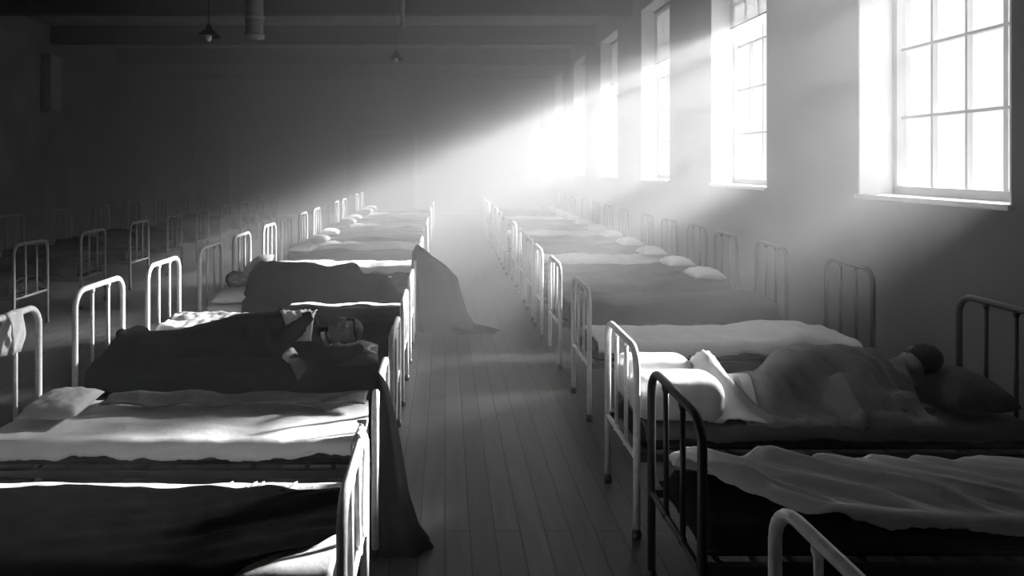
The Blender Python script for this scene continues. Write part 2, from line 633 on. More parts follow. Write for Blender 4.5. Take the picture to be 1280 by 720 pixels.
def head_parts(bm, mw):
    # local: +Y face forward, +Z crown, centre of head at origin; head height about 0.23
    ell(bm, mw, (0, -0.012, 0.025), (0.076, 0.095, 0.088))
    ell(bm, mw, (0, 0.022, -0.045), (0.058, 0.062, 0.066))
    ell(bm, mw, (0, 0.058, -0.092), (0.024, 0.020, 0.018))
    capsule(bm, mw @ Vector((0, 0.082, 0.012)), mw @ Vector((0, 0.106, -0.028)), 0.008, 0.013)
    for s in (-1, 1):
        ell(bm, mw, (s * 0.012, 0.098, -0.031), (0.008, 0.010, 0.007))
        ell(bm, mw, (s * 0.03, 0.074, 0.026), (0.024, 0.013, 0.008))
        ell(bm, mw, (s * 0.031, 0.073, 0.004), (0.014, 0.012, 0.009))
        ell(bm, mw, (s * 0.044, 0.052, -0.03), (0.02, 0.025, 0.02))
        ell(bm, mw, (s * 0.079, -0.008, -0.008), (0.010, 0.020, 0.032))
    ell(bm, mw, (0, 0.081, -0.056), (0.024, 0.010, 0.006))
    ell(bm, mw, (0, 0.079, -0.068), (0.021, 0.010, 0.007))

def hair_obj(mw, parent):
    bm = bmesh.new()
    g = bmesh.ops.create_uvsphere(bm, u_segments=40, v_segments=28, radius=1.0)
    dead = []
    for q in g['verts']:
        p = q.co.copy()
        if (p.y > 0.35 and p.z < 0.45) or p.z < -0.55 or (p.y > -0.1 and p.z < -0.05):
            dead.append(q)
        k = 1 + 0.05 * nz(p.x * 5, p.y * 5, p.z * 5) + 0.03 * nz(p.x * 18, p.y * 4, p.z * 18)
        q.co = Vector((p.x * 0.081 * k, p.y * 0.101 * k - 0.013, p.z * 0.094 * k + 0.026))
    bmesh.ops.delete(bm, geom=dead, context='VERTS')
    for v in bm.verts:
        v.co = mw @ v.co
    h = obj('hair', bm, M['hair'], parent, smooth=True)
    s = h.modifiers.new('thick', 'SOLIDIFY')
    s.thickness = 0.005
    s.offset = -1
    return h

def hand_parts(bm, wrist, fdir, palm_n, side=1, curl=0.5):
    """fdir: fingers direction, palm_n: direction the palm faces; side: thumb side sign"""
    f = Vector(fdir).normalized()
    n = Vector(palm_n)
    n = (n - f * n.dot(f)).normalized()
    s = f.cross(n) * side
    w = Vector(wrist)
    tips = []
    for k, (off, ln) in enumerate(((0.03, 0.072), (0.010, 0.080), (-0.010, 0.074), (-0.029, 0.058))):
        base = w + f * 0.085 + s * off
        capsule(bm, w + s * off * 0.6 + f * 0.01, base, 0.0145, 0.0125, 10)
        c = curl
        p = base
        ang = 0.0
        d = f + s * off * 1.5
        for q, fr in enumerate((0.45, 0.3, 0.25)):
            ang += c * (0.6 if q == 0 else 0.8)
            dd = (d.normalized() * math.cos(ang) + n * math.sin(ang))
            p2 = p + dd * ln * fr
            capsule(bm, p, p2, 0.0095 - q * 0.0008, 0.0088 - q * 0.0008, 10)
            p = p2
        tips.append(p)
    t0 = w + s * 0.022 + f * 0.02
    t1 = t0 + (s * 0.7 + f * 0.6 + n * 0.3).normalized() * 0.045
    t2 = t1 + (s * 0.3 + f * 0.85 + n * 0.4).normalized() * 0.032
    t3 = t2 + (f * 0.9 + n * 0.5).normalized() * 0.026
    capsule(bm, t0, t1, 0.015, 0.012, 10)
    capsule(bm, t1, t2, 0.0115, 0.0105, 10)
    capsule(bm, t2, t3, 0.0105, 0.0085, 10)
    return tips

def fuse(name, bm, mats, pick, parent=None, voxel=0.007, smooth_it=3):
    tmp = obj('tmp_body', bm)
    r = tmp.modifiers.new('r', 'REMESH')
    r.mode = 'VOXEL'
    r.voxel_size = voxel
    sm = tmp.modifiers.new('s', 'SMOOTH')
    sm.factor = 0.5
    sm.iterations = smooth_it
    dg = bpy.context.evaluated_depsgraph_get()
    me = bpy.data.meshes.new_from_object(tmp.evaluated_get(dg))
    me.name = name
    bpy.data.objects.remove(tmp)
    me.materials.clear()
    for m in mats:
        me.materials.append(m)
    for p in me.polygons:
        p.use_smooth = True
        p.material_index = pick(p.center)
    o = bpy.data.objects.new(name, me)
    COL.objects.link(o)
    if parent: o.parent = parent
    return o

def near(p, c, r):
    return (p - Vector(c)).length < r

# ------------------------------------------------------------------ LEFT ROW
XH, XFT = -2.33, -0.34
LC = (XH + XFT) / 2
left_bed = make_bed(1.09, 0.80, M['iron'])
left = [('A', 2.24, 2.87), ('B', 3.3, 3.97), ('C', 4.34, 4.99), ('D', 5.38, 6.07), ('E', 6.54, 7.2), ('F', 7.6, 8.24), ('G', 8.85, 9.48)]
far_y = [10.2, 11.35, 12.5, 13.65, 14.8, 15.95, 17.1, 18.25, 19.4]
bed_labels = {
 'A': 'nearest iron bed of the left row, dark blanket on it, bottom left corner',
 'B': 'iron bed with bare white sheet, head frame cut by left picture edge',
 'C': 'iron bed carrying the sleeping man in dark clothes, left row',
 'D': 'iron bed with crumpled pale sheets just behind the man in dark clothes',
 'E': 'iron bed with a sleeper under a dark blanket on pale pillow, left row',
 'F': 'iron bed whose white pillow stands upright, behind the left row blanket sleeper',
 'G': 'left row iron bed with the smallest, rightmost of the lit head frames',
}
def place(bed, x, y, rz=0.0):
    bed.location = (x, y, 0)
    bed.rotation_euler = (0, 0, rz)
first = True
for nm, y0, y1 in left:
    b = left_bed if first else copy_tree(left_bed)
    first = False
    place(b, LC, (y0 + y1) / 2)
    tag(b, bed_labels[nm], 'bed', 'iron beds of the left row')
for i, y in enumerate(far_y):
    b = copy_tree(left_bed)
    place(b, LC + 0.01 * ((i * 7) % 3 - 1), y, 0.01 * ((i * 5) % 3 - 1))
    tag(b, 'hazy iron bed far down the left row, beyond the last bright head frame', 'bed', 'hazy far beds of the left row')

# --- bed A: white sheet below, dark blanket over, one corner turned back
yA = (2.24 + 2.87) / 2
flat = lambda x, y: 0.0
def sstep(a, b, x):
    t = min(1, max(0, (x - a) / (b - a)))
    return t * t * (3 - 2 * t)
hwA = BW / 2 - 0.02
o = cover('bed_sheet', M['sheet'], (LC, yA, 0), 0, -0.93, 0.965, hwA, 0.05, 0.035, lambda x, y: 0.05 * math.exp(-((y - 0.275) / 0.022) ** 2) * (0.8 + 0.3 * nz(x * 5, 3)), 0.006, 5, 1.0, ragged=0.008)
tag(o, 'white sheet showing at the corner and far rim of the nearest left bed', 'sheet')
def blA(x, y):
    lump = 0.17 * math.exp(-((x + 0.35) / 0.5) ** 2) * math.exp(-((y + 0.08) / 0.22) ** 2)
    rip = 0.016 * math.sin((y * 2.2 - x * 0.75) * 26 + 2 * nz(x * 2, y * 2)) * min(1, max(0, (x + 0.2) * 1.5))
    return 0.012 + lump * 0.25 + rip * max(0, 1 - abs(y) * 2.2) * 0.8
def edA(x, a, b):
    k = min(1, max(0, (x - 0.12) / 0.83))
    return (a + (0.42) * k ** 1.5 + (0.02 if k > 0 else 0), hwA - 0.045 - 0.012 * math.sin(x * 9))
o = cover('wool_blanket', M['blanket'], (LC, yA, 0), 0, -0.94, 0.955, hwA, 0.24, 0, blA, 0.006, 6, 2.0, zoff=0.012, ragged=0.006, edgefun=edA)
tag(o, 'dark wool blanket turned back at one corner on the nearest left bed', 'blanket')

# fringe threads on the far rim of bed A
bm = bmesh.new()
for px, l in ((322, 0.03), (331, 0.02), (372, 0.03), (292, 0.022)):
    x = at(px, 622, 2.83).x
    yy = yA + hwA - 0.03
    tube(bm, [(x, yy, MT + 0.05), (x - l * 0.4, yy - l * 0.5, MT + 0.05), (x - l, yy - l, MT + 0.038)], [0.003, 0.003, 0.0015], 6)
o = obj('sheet_ties', bm, M['sheet'])
tag(o, 'loose white threads lying over the far rim of the nearest left bed', 'threads', kind='stuff')

# --- bed B: bare white sheet with a low pillow under it
yB = (3.3 + 3.97) / 2
def shB(x, y):
    return 0.0 - 0.02 * (1 - (y / 0.3) ** 2) + 0.02 * math.exp(-((x - 0.1) / 0.5) ** 2) * 0
hwB = 0.67 / 2 - 0.03
o = cover('bed_sheet', M['sheet'], (LC, yB, 0), 0, -0.95, 0.93, hwB, 0.055, 0.05, shB, 0.010, 4, 11.0, ragged=0.016)
tag(o, 'ragged white sheet stretched over the brightly lit empty left bed', 'sheet')
o = pillow('pillow', M['grey_sheet'], (XH + 0.25, yB + 0.1, MT + 0.012), 0.1, 0.30, 0.40, 0.10, seed=3)
tag(o, 'flat pillow at the head of the brightly lit empty left bed', 'pillow')
def foldB(x, y):
    return 0.02 + 0.02 * nz(x * 4, y * 4, 9) + 0.02 * math.exp(-((y - 0.24) / 0.06) ** 2)
o = cover('folded_blanket', M['mid_blanket'], (LC, yB, 0), 0, -0.55, 0.9, hwB, 0, 0, foldB, 0.008, 6, 15.0, t0=0.12, t1=hwB - 0.01, ragged=0.015, zoff=0.01)
tag(o, 'grey blanket folded back along the far side of the white sheeted left bed', 'blanket')
# rag on the head frame bars
bm = bmesh.new()
for sx_, dz in ((-0.035, 0.0), (0.035, 0.02)):
    g = []
    for i in range(9):
        v = i / 8
        g.append([bm.verts.new((XH + sx_ * (0.25 + 0.9 * min(1, v * 2.5)) + 0.008 * math.sin(9 * v + j), 3.70 + 0.13 * (j / 8 - 0.5) * (1 - 0.35 * v) + 0.01 * math.sin(5 * v), 1.12 - (0.24 - dz) * v - 0.01)) for j in range(9)])
    for i in range(8):
        for j in range(8):
            bm.faces.new((g[i][j], g[i][j + 1], g[i + 1][j + 1], g[i + 1][j]))
    if sx_ < 0: g_first = g[0]
    else:
        for j in range(8):
            bm.faces.new((g_first[j], g_first[j + 1], g[0][j + 1], g[0][j]))
o = obj('hanging_towel', bm, M['sheet'], smooth=True)
o.modifiers.new('t', 'SOLIDIFY').thickness = 0.006
tag(o, 'small white towel over the head frame at the left picture edge', 'towel')

# --- bed C: sleeping man in dark clothes, head towards the aisle
yC = (4.34 + 4.99) / 2
o = cover('bed_sheet', M['sheet'], (LC, yC, 0), 0, -0.95, 0.95, BW / 2 - 0.02, 0.0, 0.03, flat, 0.008, 5, 21.0, ragged=0.01, t0=-0.29)
tag(o, 'crumpled white sheet under the sleeping man in dark clothes', 'sheet')
o = cover('wool_blanket', M['blanket'], (LC, yC, 0), 0, -0.94, 0.945, BW / 2 - 0.01, 0.3, 0, lambda x, y: 0.21 * math.exp(-((x + 0.79) / 0.13) ** 2) * math.exp(-((y - 0.0) / 0.26) ** 4), 0.008, 5, 25.0, zoff=0.02, t1=0.22)
tag(o, 'dark blanket under the sleeping man in dark clothes, humped over the feet', 'blanket')
o = pillow('pillow', M['mid_blanket'], (-0.62, yC + 0.03, MT + 0.015), 0.1, 0.34, 0.46, 0.11, seed=5)
tag(o, 'dark pillow under the head of the man in dark clothes', 'pillow')
o = pillow('pillow', M['sheet'], (-1.78, yC + 0.2, MT + 0.02), 0.2, 0.5, 0.2, 0.16, seed=15)
tag(o, 'white cushion behind the legs of the man in dark clothes', 'pillow')

def man_in_suit():
    bm = bmesh.new()
    zb = MT + 0.04
    hip = Vector((-1.38, yC + 0.02, zb + 0.15))
    hip2 = Vector((-1.38, yC + 0.02, zb + 0.10))
    ch = Vector((-0.98, yC + 0.02, zb + 0.16))
    nk = Vector((-0.82, yC + 0.01, zb + 0.135))
    hd = Vector((-0.68, yC - 0.01, zb + 0.185))
    # torso lying on its side: upper and lower flank
    capsule(bm, hip + Vector((0, 0, 0.045)), ch + Vector((0, 0, 0.05)), 0.105, 0.11)
    capsule(bm, hip2, ch + Vector((0, 0, -0.05)), 0.105, 0.11)
    capsule(bm, ch + Vector((-0.05, -0.03, 0)), ch + Vector((0.04, 0, 0)), 0.13, 0.11)
    shu = Vector((-0.92, yC - 0.03, zb + 0.25))
    shl = Vector((-0.90, yC - 0.06, zb + 0.08))
    capsule(bm, ch, shu, 0.10, 0.072)
    capsule(bm, ch, shl, 0.10, 0.072)
    capsule(bm, ch + Vector((0.05, 0, 0)), nk + Vector((0.04, 0, 0.02)), 0.075, 0.055)
    capsule(bm, nk, hd, 0.055, 0.055)
    # upper arm forward, forearm down over the mattress edge
    el = Vector((-1.08, yC - 0.20, zb + 0.16))
    wr = Vector((-0.97, yC - 0.275, zb + 0.075))
    capsule(bm, shu, el, 0.066, 0.05)
    capsule(bm, el, wr, 0.05, 0.036)
    t1 = hand_parts(bm, wr, (0.25, -0.12, -0.35), (-0.2, 0.4, -0.7), 1, 0.45)
    # lower arm folded under the head
    el2 = Vector((-0.72, yC - 0.24, zb + 0.065))
    wr2 = Vector((-0.56, yC - 0.12, zb + 0.095))
    capsule(bm, shl, el2, 0.062, 0.05)
    capsule(bm, el2, wr2, 0.05, 0.034)
    hand_parts(bm, wr2, (0.3, 0.5, 0.05), (-0.3, 0.1, -1), -1, 0.3)
    # legs, knees drawn up slightly towards camera
    for s, kz, ky in ((1, 0.17, -0.13), (-1, 0.08, -0.04)):
        kn = Vector((-1.74, yC + ky, zb + kz - 0.01))
        an = Vector((-2.08, yC + ky + 0.12, zb + kz - 0.035))
        capsule(bm, hip + Vector((0, 0, 0.045 if s > 0 else -0.05)), kn, 0.10, 0.066)
        capsule(bm, kn, an, 0.066, 0.045)
        # boot, toes up
        capsule(bm, an + Vector((-0.05, 0.0, 0.0)), an + Vector((-0.06, -0.10, 0.055 if s > 0 else 0.03)), 0.045, 0.036)
        capsule(bm, an + Vector((-0.03, 0.04, -0.01)), an + Vector((-0.06, -0.02, 0.0)), 0.042, 0.045)
    # jacket folds
    for k in range(5):
        x = -1.32 + 0.075 * k
        capsule(bm, (x, yC - 0.09, zb + 0.22 - 0.01 * k), (x + 0.07, yC - 0.125, zb + 0.05), 0.016, 0.010, 8)
    # head: face to the camera, crown to the aisle
    z_ax = Vector((1, 0, 0.12)).normalized()
    y_ax = Vector((0.0, -1, 0.10))
    y_ax = (y_ax - z_ax * y_ax.dot(z_ax)).normalized()
    x_ax = y_ax.cross(z_ax)
    mw = Matrix.Identity(4)
    for r in range(3):
        mw[r][0], mw[r][1], mw[r][2], mw[r][3] = x_ax[r], y_ax[r], z_ax[r], hd[r]
    head_parts(bm, mw)
    def pick(p):
        if near(p, hd, 0.135) and p.x > nk.x + 0.035: return 1
        if near(p, wr + Vector((0.05, -0.03, -0.07)), 0.115) and p.z < wr.z + 0.005 and p.y < wr.y + 0.05: return 1
        if near(p, wr2 + Vector((0.05, 0.09, 0)), 0.13) and (p - wr2).dot(Vector((0.3, 0.5, 0))) > 0: return 1
        return 0
    root = fuse('person', bm, [M['suit'], M['skin']], pick)
    hair_obj(mw, root)
    # white shirt showing at collar and cuffs
    bm = bmesh.new()
    tube(bm, [nk + Vector((0.005, 0, 0)), nk + Vector((0.03, -0.002, 0.008))], [0.074, 0.066], 20)
    c = obj('shirt_collar', bm, M['sheet'], root, smooth=True)
    c['label'] = 'white shirt collar'
    bm = bmesh.new()
    d = (wr - el).normalized()
    tube(bm, [wr - d * 0.05, wr - d * 0.005], [0.046, 0.043], 18)
    c = obj('shirt_cuff', bm, M['sheet'], root, smooth=True)
    c['label'] = 'white shirt cuff'
    # pale cloth crumpled over the shoulder
    bm = bmesh.new()
    g = []
    for i in range(17):
        r = []
        for j in range(15):
            u, v = i / 16 - 0.5, j / 14
            a = -0.25 + 1.75 * v
            R = 0.135 + 0.016 * nz(u * 9, v * 6, 4) + 0.012 * nz(u * 20, v * 12, 2)
            x = -1.00 + u * (0.26 - 0.12 * v) + 0.05 * v
            r.append(bm.verts.new((x, yC + 0.0 - R * math.sin(a) * 0.98, zb + 0.135 + (R + 0.05) * math.cos(a))))
        g.append(r)
    for i in range(16):
        for j in range(14):
            bm.faces.new((g[i][j], g[i + 1][j], g[i + 1][j + 1], g[i][j + 1]))
    sc = obj('shoulder_cloth', bm, M['sheet'], root, smooth=True)
    sc.modifiers.new('t', 'SOLIDIFY').thickness = 0.005
    sc['label'] = 'pale crumpled cloth over the shoulder'
    return root
tag(man_in_suit(), 'person in dark clothes asleep on one side, pale cloth over the shoulder', 'person')

# --- bed D: crumpled pale sheets at the head, dark blanket at the foot
yD = (5.38 + 6.07) / 2
def shD(x, y):
    return 0.035 + 0.05 * abs(nz(x * 3.3, y * 7, 31)) + 0.03 * abs(nz(x * 9, y * 14, 33))
o = cover('bed_sheet', M['grey_sheet'], (LC, yD, 0), 0, -0.95, 0.1, BW / 2 - 0.02, 0.05, 0.03, shD, 0.012, 6, 31.0, ragged=0.02)
tag(o, 'crumpled grey white sheet bunched on the bed behind the man in dark clothes', 'sheet')
o = cover('wool_blanket', M['blanket'], (LC, yD, 0), 0, -0.1, 0.96, BW / 2 - 0.02, 0.22, 0.1, lambda x, y: 0.05 + 0.04 * abs(nz(x * 3, y * 4, 40)), 0.012, 5, 36.0, zoff=0.03)
tag(o, 'dark blanket on the foot half of the bed behind the man in dark clothes', 'blanket')
o = cover('folded_sheet', M['sheet'], (LC, yD, 0), 0, 0.0, 0.96, BW / 2, 0, 0.0, lambda x, y: 0.125 + 0.02 * nz(x * 4, 1), 0.008, 6, 38.0, t0=0.2, t1=0.29, ragged=0.012)
tag(o, 'strip of white sheet folded along the rim behind the man in dark clothes', 'sheet')

# ---- generic sleeper under a blanket
def sleeper_body(P, hd, face, crown, headend, name='person'):
    """P: list of (a, b, ra, rb) capsules"""
    bm = bmesh.new()
    for c in P:
        capsule(bm, *c)
    z_ax = Vector(crown).normalized()
    y_ax = Vector(face)
    y_ax = (y_ax - z_ax * y_ax.dot(z_ax)).normalized()
    x_ax = y_ax.cross(z_ax)
    mw = Matrix.Identity(4)
    for r in range(3):
        mw[r][0], mw[r][1], mw[r][2], mw[r][3] = x_ax[r], y_ax[r], z_ax[r], hd[r]
    head_parts(bm, mw)
    return bm, mw

def lying(xh, xf, yc, face_y=-1):
    """body on its side, head centre near xh, feet near xf.  returns capsules"""
    s = 1 if xf > xh else -1
    zb = MT + 0.02
    V = Vector
    def X(d): return xh + s * d
    P = []
    hip = V((X(0.72), yc + 0.03, zb + 0.16)); ch = V((X(0.33), yc + 0.02, zb + 0.17)); nk = V((X(0.16), yc, zb + 0.15))
    P += [(hip + V((0, 0, 0.035)), ch + V((0, 0, 0.04)), 0.11, 0.11), (hip - V((0, 0, 0.05)), ch - V((0, 0, 0.05)), 0.105, 0.11),
          (ch, V((X(0.25), yc - 0.02, zb + 0.26)), 0.1, 0.07), (ch, V((X(0.25), yc - 0.05, zb + 0.09)), 0.1, 0.07), (ch, nk, 0.08, 0.055), (nk, V((X(0.04), yc, zb + 0.17)), 0.055, 0.055)]
    for kz, ky, ax in ((0.17, -0.12, 1.42), (0.08, -0.02, 1.46)):
        kn = V((X(1.08), yc + ky, zb + kz)); an = V((X(ax), yc + ky + 0.09, zb + kz - 0.02))
        P += [(hip + V((0, 0, kz - 0.125)), kn, 0.1, 0.066), (kn, an, 0.062, 0.045), (an, an + V((s * 0.05, -0.09, 0.02)), 0.042, 0.035)]
    sh = V((X(0.25), yc - 0.02, zb + 0.26)); el = V((X(0.48), yc - 0.17, zb + 0.15)); wr = V((X(0.30), yc - 0.22, zb + 0.06))
    P += [(sh, el, 0.062, 0.046), (el, wr, 0.046, 0.034)]
    sh2 = V((X(0.25), yc - 0.05, zb + 0.09)); el2 = V((X(0.36), yc - 0.18, zb + 0.06)); wr2 = V((X(0.16), yc - 0.2, zb + 0.05))
    P += [(sh2, el2, 0.06, 0.046), (el2, wr2, 0.046, 0.032)]
    return P, wr, wr2, s

def height_of(P, x, y, base):
    z = base
    for a, b, ra, rb in P:
        d = b - a
        dl = d.x * d.x + d.y * d.y
        t = 0.0 if dl < 1e-9 else max(0, min(1, ((x - a.x) * d.x + (y - a.y) * d.y) / dl))
        c = a + d * t
        r = ra + (rb - ra) * t + 0.015
        q = r * r - (x - c.x) ** 2 - (y - c.y) ** 2
        if q > 0:
            z = max(z, c.z + math.sqrt(q))
    return z

def drape_table(P, x0, x1, y0, y1, n=64, m=24, it=5, tent=True):
    H = np.zeros((n + 1, m + 1))
    for i in range(n + 1):
        for j in range(m + 1):
            H[i, j] = height_of(P, x0 + (x1 - x0) * i / n, y0 + (y1 - y0) * j / m, MT) - MT
    H0 = H.copy()
    # cloth cannot follow steep drops: limit the slope, then blur but stay above the body
    dx, dy = abs(x1 - x0) / n, abs(y1 - y0) / m
    for _ in range(30):
        for ax, st in ((0, dx * 1.3), (1, dy * 1.7)):
            for sh in (1, -1):
                R = np.roll(H, sh, axis=ax) - st
                if ax == 0: R[0 if sh == 1 else -1, :] = -1
                else: R[:, 0 if sh == 1 else -1] = -1
                H = np.maximum(H, R)
    for _ in range(it):
        K = np.pad(H, 1, mode='edge')
        H = (K[1:-1, 1:-1] * 2 + K[:-2, 1:-1] + K[2:, 1:-1] + K[1:-1, :-2] + K[1:-1, 2:]) / 6
        H = np.maximum(H, H0)
    def f(x, y):
        u = min(max((x - x0) / (x1 - x0) * n, 0), n - 1e-6)
        v = min(max((y - y0) / (y1 - y0) * m, 0), m - 1e-6)
        i, j = int(u), int(v)
        a, b = u - i, v - j
        return float(H[i, j] * (1 - a) * (1 - b) + H[i + 1, j] * a * (1 - b) + H[i, j + 1] * (1 - a) * b + H[i + 1, j + 1] * a * b)
    return f

# --- bed E: sleeper under a dark blanket, head at the head end
yE = (6.54 + 7.2) / 2
hdE = Vector((XH + 0.27, yE - 0.01, MT + 0.20))
P, wr, wr2, s = lying(XH + 0.27, XFT, yE)
# raise one knee for the peak in the blanket
kx = -0.93
P += [(Vector((-1.30, yE, MT + 0.16)), Vector((kx, yE + 0.02, MT + 0.27)), 0.10, 0.062), (Vector((kx, yE + 0.02, MT + 0.27)), Vector((-0.72, yE + 0.03, MT + 0.08)), 0.06, 0.045)]
bm, mw = sleeper_body(P, hdE, (0.1, -1, 0.25), (-1, 0, 0.1), -1)
hand_parts(bm, wr, (-0.8, 0.1, -0.1), (0, 0, -1), 1, 0.4)
hand_parts(bm, wr2, (-0.8, 0.2, 0), (0, 0, -1), -1, 0.4)
o = fuse('person', bm, [M['suit'], M['skin']], lambda p: 1 if (near(p, hdE, 0.14) and p.x < XH + 0.38) or near(p, wr + Vector((-0.09, 0, 0)), 0.1) or near(p, wr2 + Vector((-0.09, 0, 0)), 0.1) else 0, voxel=0.009, smooth_it=2)
hair_obj(mw, o)
tag(o, 'sleeping person under the dark blanket, raised knee, left row', 'person')
f = drape_table(P, -2.0, -0.4, yE - 0.33, yE + 0.33)
o = cover('wool_blanket', M['blanket'], (LC, yE, 0), 0, -0.60, 0.96, BW / 2 - 0.01, 0.26, 0.12, lambda x, y: f(x + LC, y + yE) + 0.01, 0.010, 5, 41.0)
tag(o, 'dark blanket peaked over the raised knee of the left row sleeper', 'blanket')
o = pillow('pillow', M['sheet'], (XH + 0.26, yE - 0.03, MT - 0.005), 0.15, 0.4, 0.56, 0.14, seed=8)
tag(o, 'pale pillow under the head of the left row blanket sleeper', 'pillow')
o = cover('bed_sheet', M['sheet'], (LC, yE, 0), 0, -0.94, 0.95, BW / 2 - 0.02, 0.03, 0.03, flat, 0.004, 5, 44.0, zoff=-0.012)
tag(o, 'white sheet under the left row blanket sleeper', 'sheet')

# --- bed F and G
yF = (7.6 + 8.24) / 2
o = pillow('pillow', M['sheet'], (XH + 0.22, yF, MT + 0.11), 0.0, 0.36, 0.48, 0.17, tilt=-0.75, seed=12)
tag(o, 'white pillow propped upright against the bars behind the left row blanket sleeper', 'pillow')
o = cover('bed_sheet', M['sheet'], (LC, yF, 0), 0, -0.8, 0.95, BW / 2 - 0.02, 0.06, 0.05, lambda x, y: 0.02 + 0.04 * math.exp(-((x + 0.75) / 0.15) ** 2) + 0.03 * abs(nz(x * 5, y * 6, 50)), 0.01, 5, 51.0)
tag(o, 'white sheet on the bed with the upright pillow', 'sheet')
o = cover('wool_blanket', M['mid_blanket'], (LC, yF, 0), 0, -0.55, 0.93, BW / 2 - 0.01, 0.2, 0, lambda x, y: 0.03, 0.008, 5, 53.0, zoff=0.015, t1=0.2)
tag(o, 'grey blanket on the bed with the upright pillow, white rim left showing', 'blanket')
yG = (8.85 + 9.48) / 2
o = cover('bed_sheet', M['sheet'], (LC, yG, 0), 0, -0.93, 0.95, BW / 2 - 0.02, 0.06, 0.05, lambda x, y: 0.01 + 0.03 * abs(nz(x * 3, y * 6, 60)), 0.01, 5, 61.0)
tag(o, 'white sheet on the seventh bed of the left row, farthest of the bright ones', 'sheet')

# cloth of the far beds
proto = cover('wool_blanket', M['brown_blanket'], (0, 0, 0), 0, -0.93, 0.95, BW / 2 - 0.02, 0.16, 0.1, lambda x, y: 0.02 + 0.06 * abs(nz(x * 2, y * 5, 70)), 0.012, 5, 71.0, nx=60)
proto2 = cover('bed_sheet', M['sheet'], (0, 0, 0), 0, -0.93, 0.95, BW / 2 - 0.02, 0.07, 0.05, lambda x, y: 0.01 + 0.05 * abs(nz(x * 3, y * 6, 80)), 0.012, 5, 81.0, nx=60)
protop = pillow('pillow', M['sheet'], (0, 0, MT + 0.04), 0, 0.34, 0.48, 0.13, seed=20)
used = set()
def rep(p, x, y, rz, label, cat, group, z=None):
    o = p if p.name not in used else p.copy()
    if o is p: used.add(p.name)
    else: COL.objects.link(o)
    o.location = (x, y, p.location.z if z is None else z)
    o.rotation_euler = (0, 0, rz)
    tag(o, label, cat, group)
    return o
for i, y in enumerate(far_y):
    if i % 3 == 1:
        rep(proto2, LC, y, 0, 'white sheet on a hazy far bed of the left row', 'sheet', 'sheets on the far left beds')
    else:
        rep(proto, LC, y, 0, 'grey blanket on a hazy far bed of the left row', 'blanket', 'blankets on the far left beds')
    rep(protop, XH + 0.24, y + 0.02, 0.1 * ((i % 3) - 1), 'pillow at the head of a hazy far bed of the left row', 'pillow', 'pillows on the far left beds', z=MT + 0.055)

# ------------------------------------------------------------------ cloths hanging from foot frames in the aisle
def hanging(name, m, x, y, ztop, prof, dy, seed):
    """coat slung over a foot frame, falling to the floor; prof = (height, left edge, right edge) across the aisle"""
    bm = bmesh.new()
    g = []
    n, k = 44, 40
    for i in range(n + 1):
        z = ztop * (1 - i / n)
        for (za, la, ra), (zb, lb, rb) in zip(prof, prof[1:]):
            if zb <= z <= za:
                t = (za - z) / max(1e-6, za - zb)
                break
        l, r = la + (lb - la) * t, ra + (rb - ra) * t
        row = []
        cap = min(1.0, math.sqrt((i + 0.15) / 4.0))
        for j in range(k):
            a = 2 * PI * j / k
            v = 1 - z / ztop
            fo = 1 + (0.05 + 0.10 * v) * math.sin(a * 7 + seed + 2 * v) + 0.08 * nz(math.cos(a) * 2, math.sin(a) * 2, z * 3 + seed)
            hx, hy = (r - l) / 2 * cap, dy * (0.55 + 0.45 * v) * cap
            row.append(bm.verts.new((x + (l + r) / 2 + hx * math.cos(a) * (1 + (fo - 1) * 0.5), y + hy * math.sin(a) * fo, z + 0.006)))
        g.append(row)
    for i in range(n):
        for j in range(k):
            bm.faces.new((g[i][j], g[i][(j + 1) % k], g[i + 1][(j + 1) % k], g[i + 1][j]))
    bm.faces.new(g[0])
    return obj(name, bm, m, smooth=True)
o = hanging('hanging_coat', M['blanket'], 0, 3.42, 0.86, ((0.87, -0.38, -0.30), (0.6, -0.38, -0.24), (0.26, -0.37, -0.18), (0.08, -0.37, -0.12), (0, -0.37, -0.06)), 0.11, 1.0)
tag(o, 'dark coat hung over the foot frame of the white sheeted bed, hem on the floor', 'coat')
o = hanging('hanging_coat', M['blanket'], 0, 7.8, 0.98, ((1.0, -0.36, -0.28), (0.86, -0.37, -0.16), (0.74, -0.37, 0.02), (0.6, -0.36, 0.15), (0.45, -0.35, 0.18), (0.22, -0.34, 0.25), (0.07, -0.32, 0.34), (0.035, -0.32, 0.5), (0, -0.32, 0.62)), 0.17, 4.0)
tag(o, 'long dark coat hanging into the aisle farther off, hem spread wide on the floor', 'coat')
def strip(name, x, y, w, ztop, zbot, seed):
    bm = bmesh.new()
    g = []
    for i in range(21):
        v = i / 20
        row = []
        for j in range(9):
            u = j / 8 - 0.5
            L = v * (2 * ztop - 2 * zbot)
            h = ztop - zbot
            if L < h: xx, z = x - 0.022, zbot + L + 0.3 * h * (1 - L / h)
            else: xx, z = x + 0.022, ztop - (L - h)
            if abs(L - h) < 0.02: z = ztop + 0.02; xx = x
            row.append(bm.verts.new((xx + 0.008 * math.sin(u * 14 + seed + v * 3), y + u * w * (1 - 0.3 * v) + 0.02 * math.sin(v * 4), z + 0.012)))
        g.append(row)
    for i in range(20):
        for j in range(8):
            bm.faces.new((g[i][j], g[i][j + 1], g[i + 1][j + 1], g[i + 1][j]))
    o = obj(name, bm, M['sheet'], smooth=True)
    o.modifiers.new('t', 'SOLIDIFY').thickness = 0.005
    return o
tag(strip('hanging_towel', XFT, yC - 0.16, 0.15, 0.80, 0.22, 0), 'white towel over the foot frame of the bed with the man in dark clothes', 'towel')
tag(strip('hanging_towel', XFT, yA + 0.2, 0.12, 0.80, 0.42, 2), 'white towel over the foot frame of the nearest left bed', 'towel')

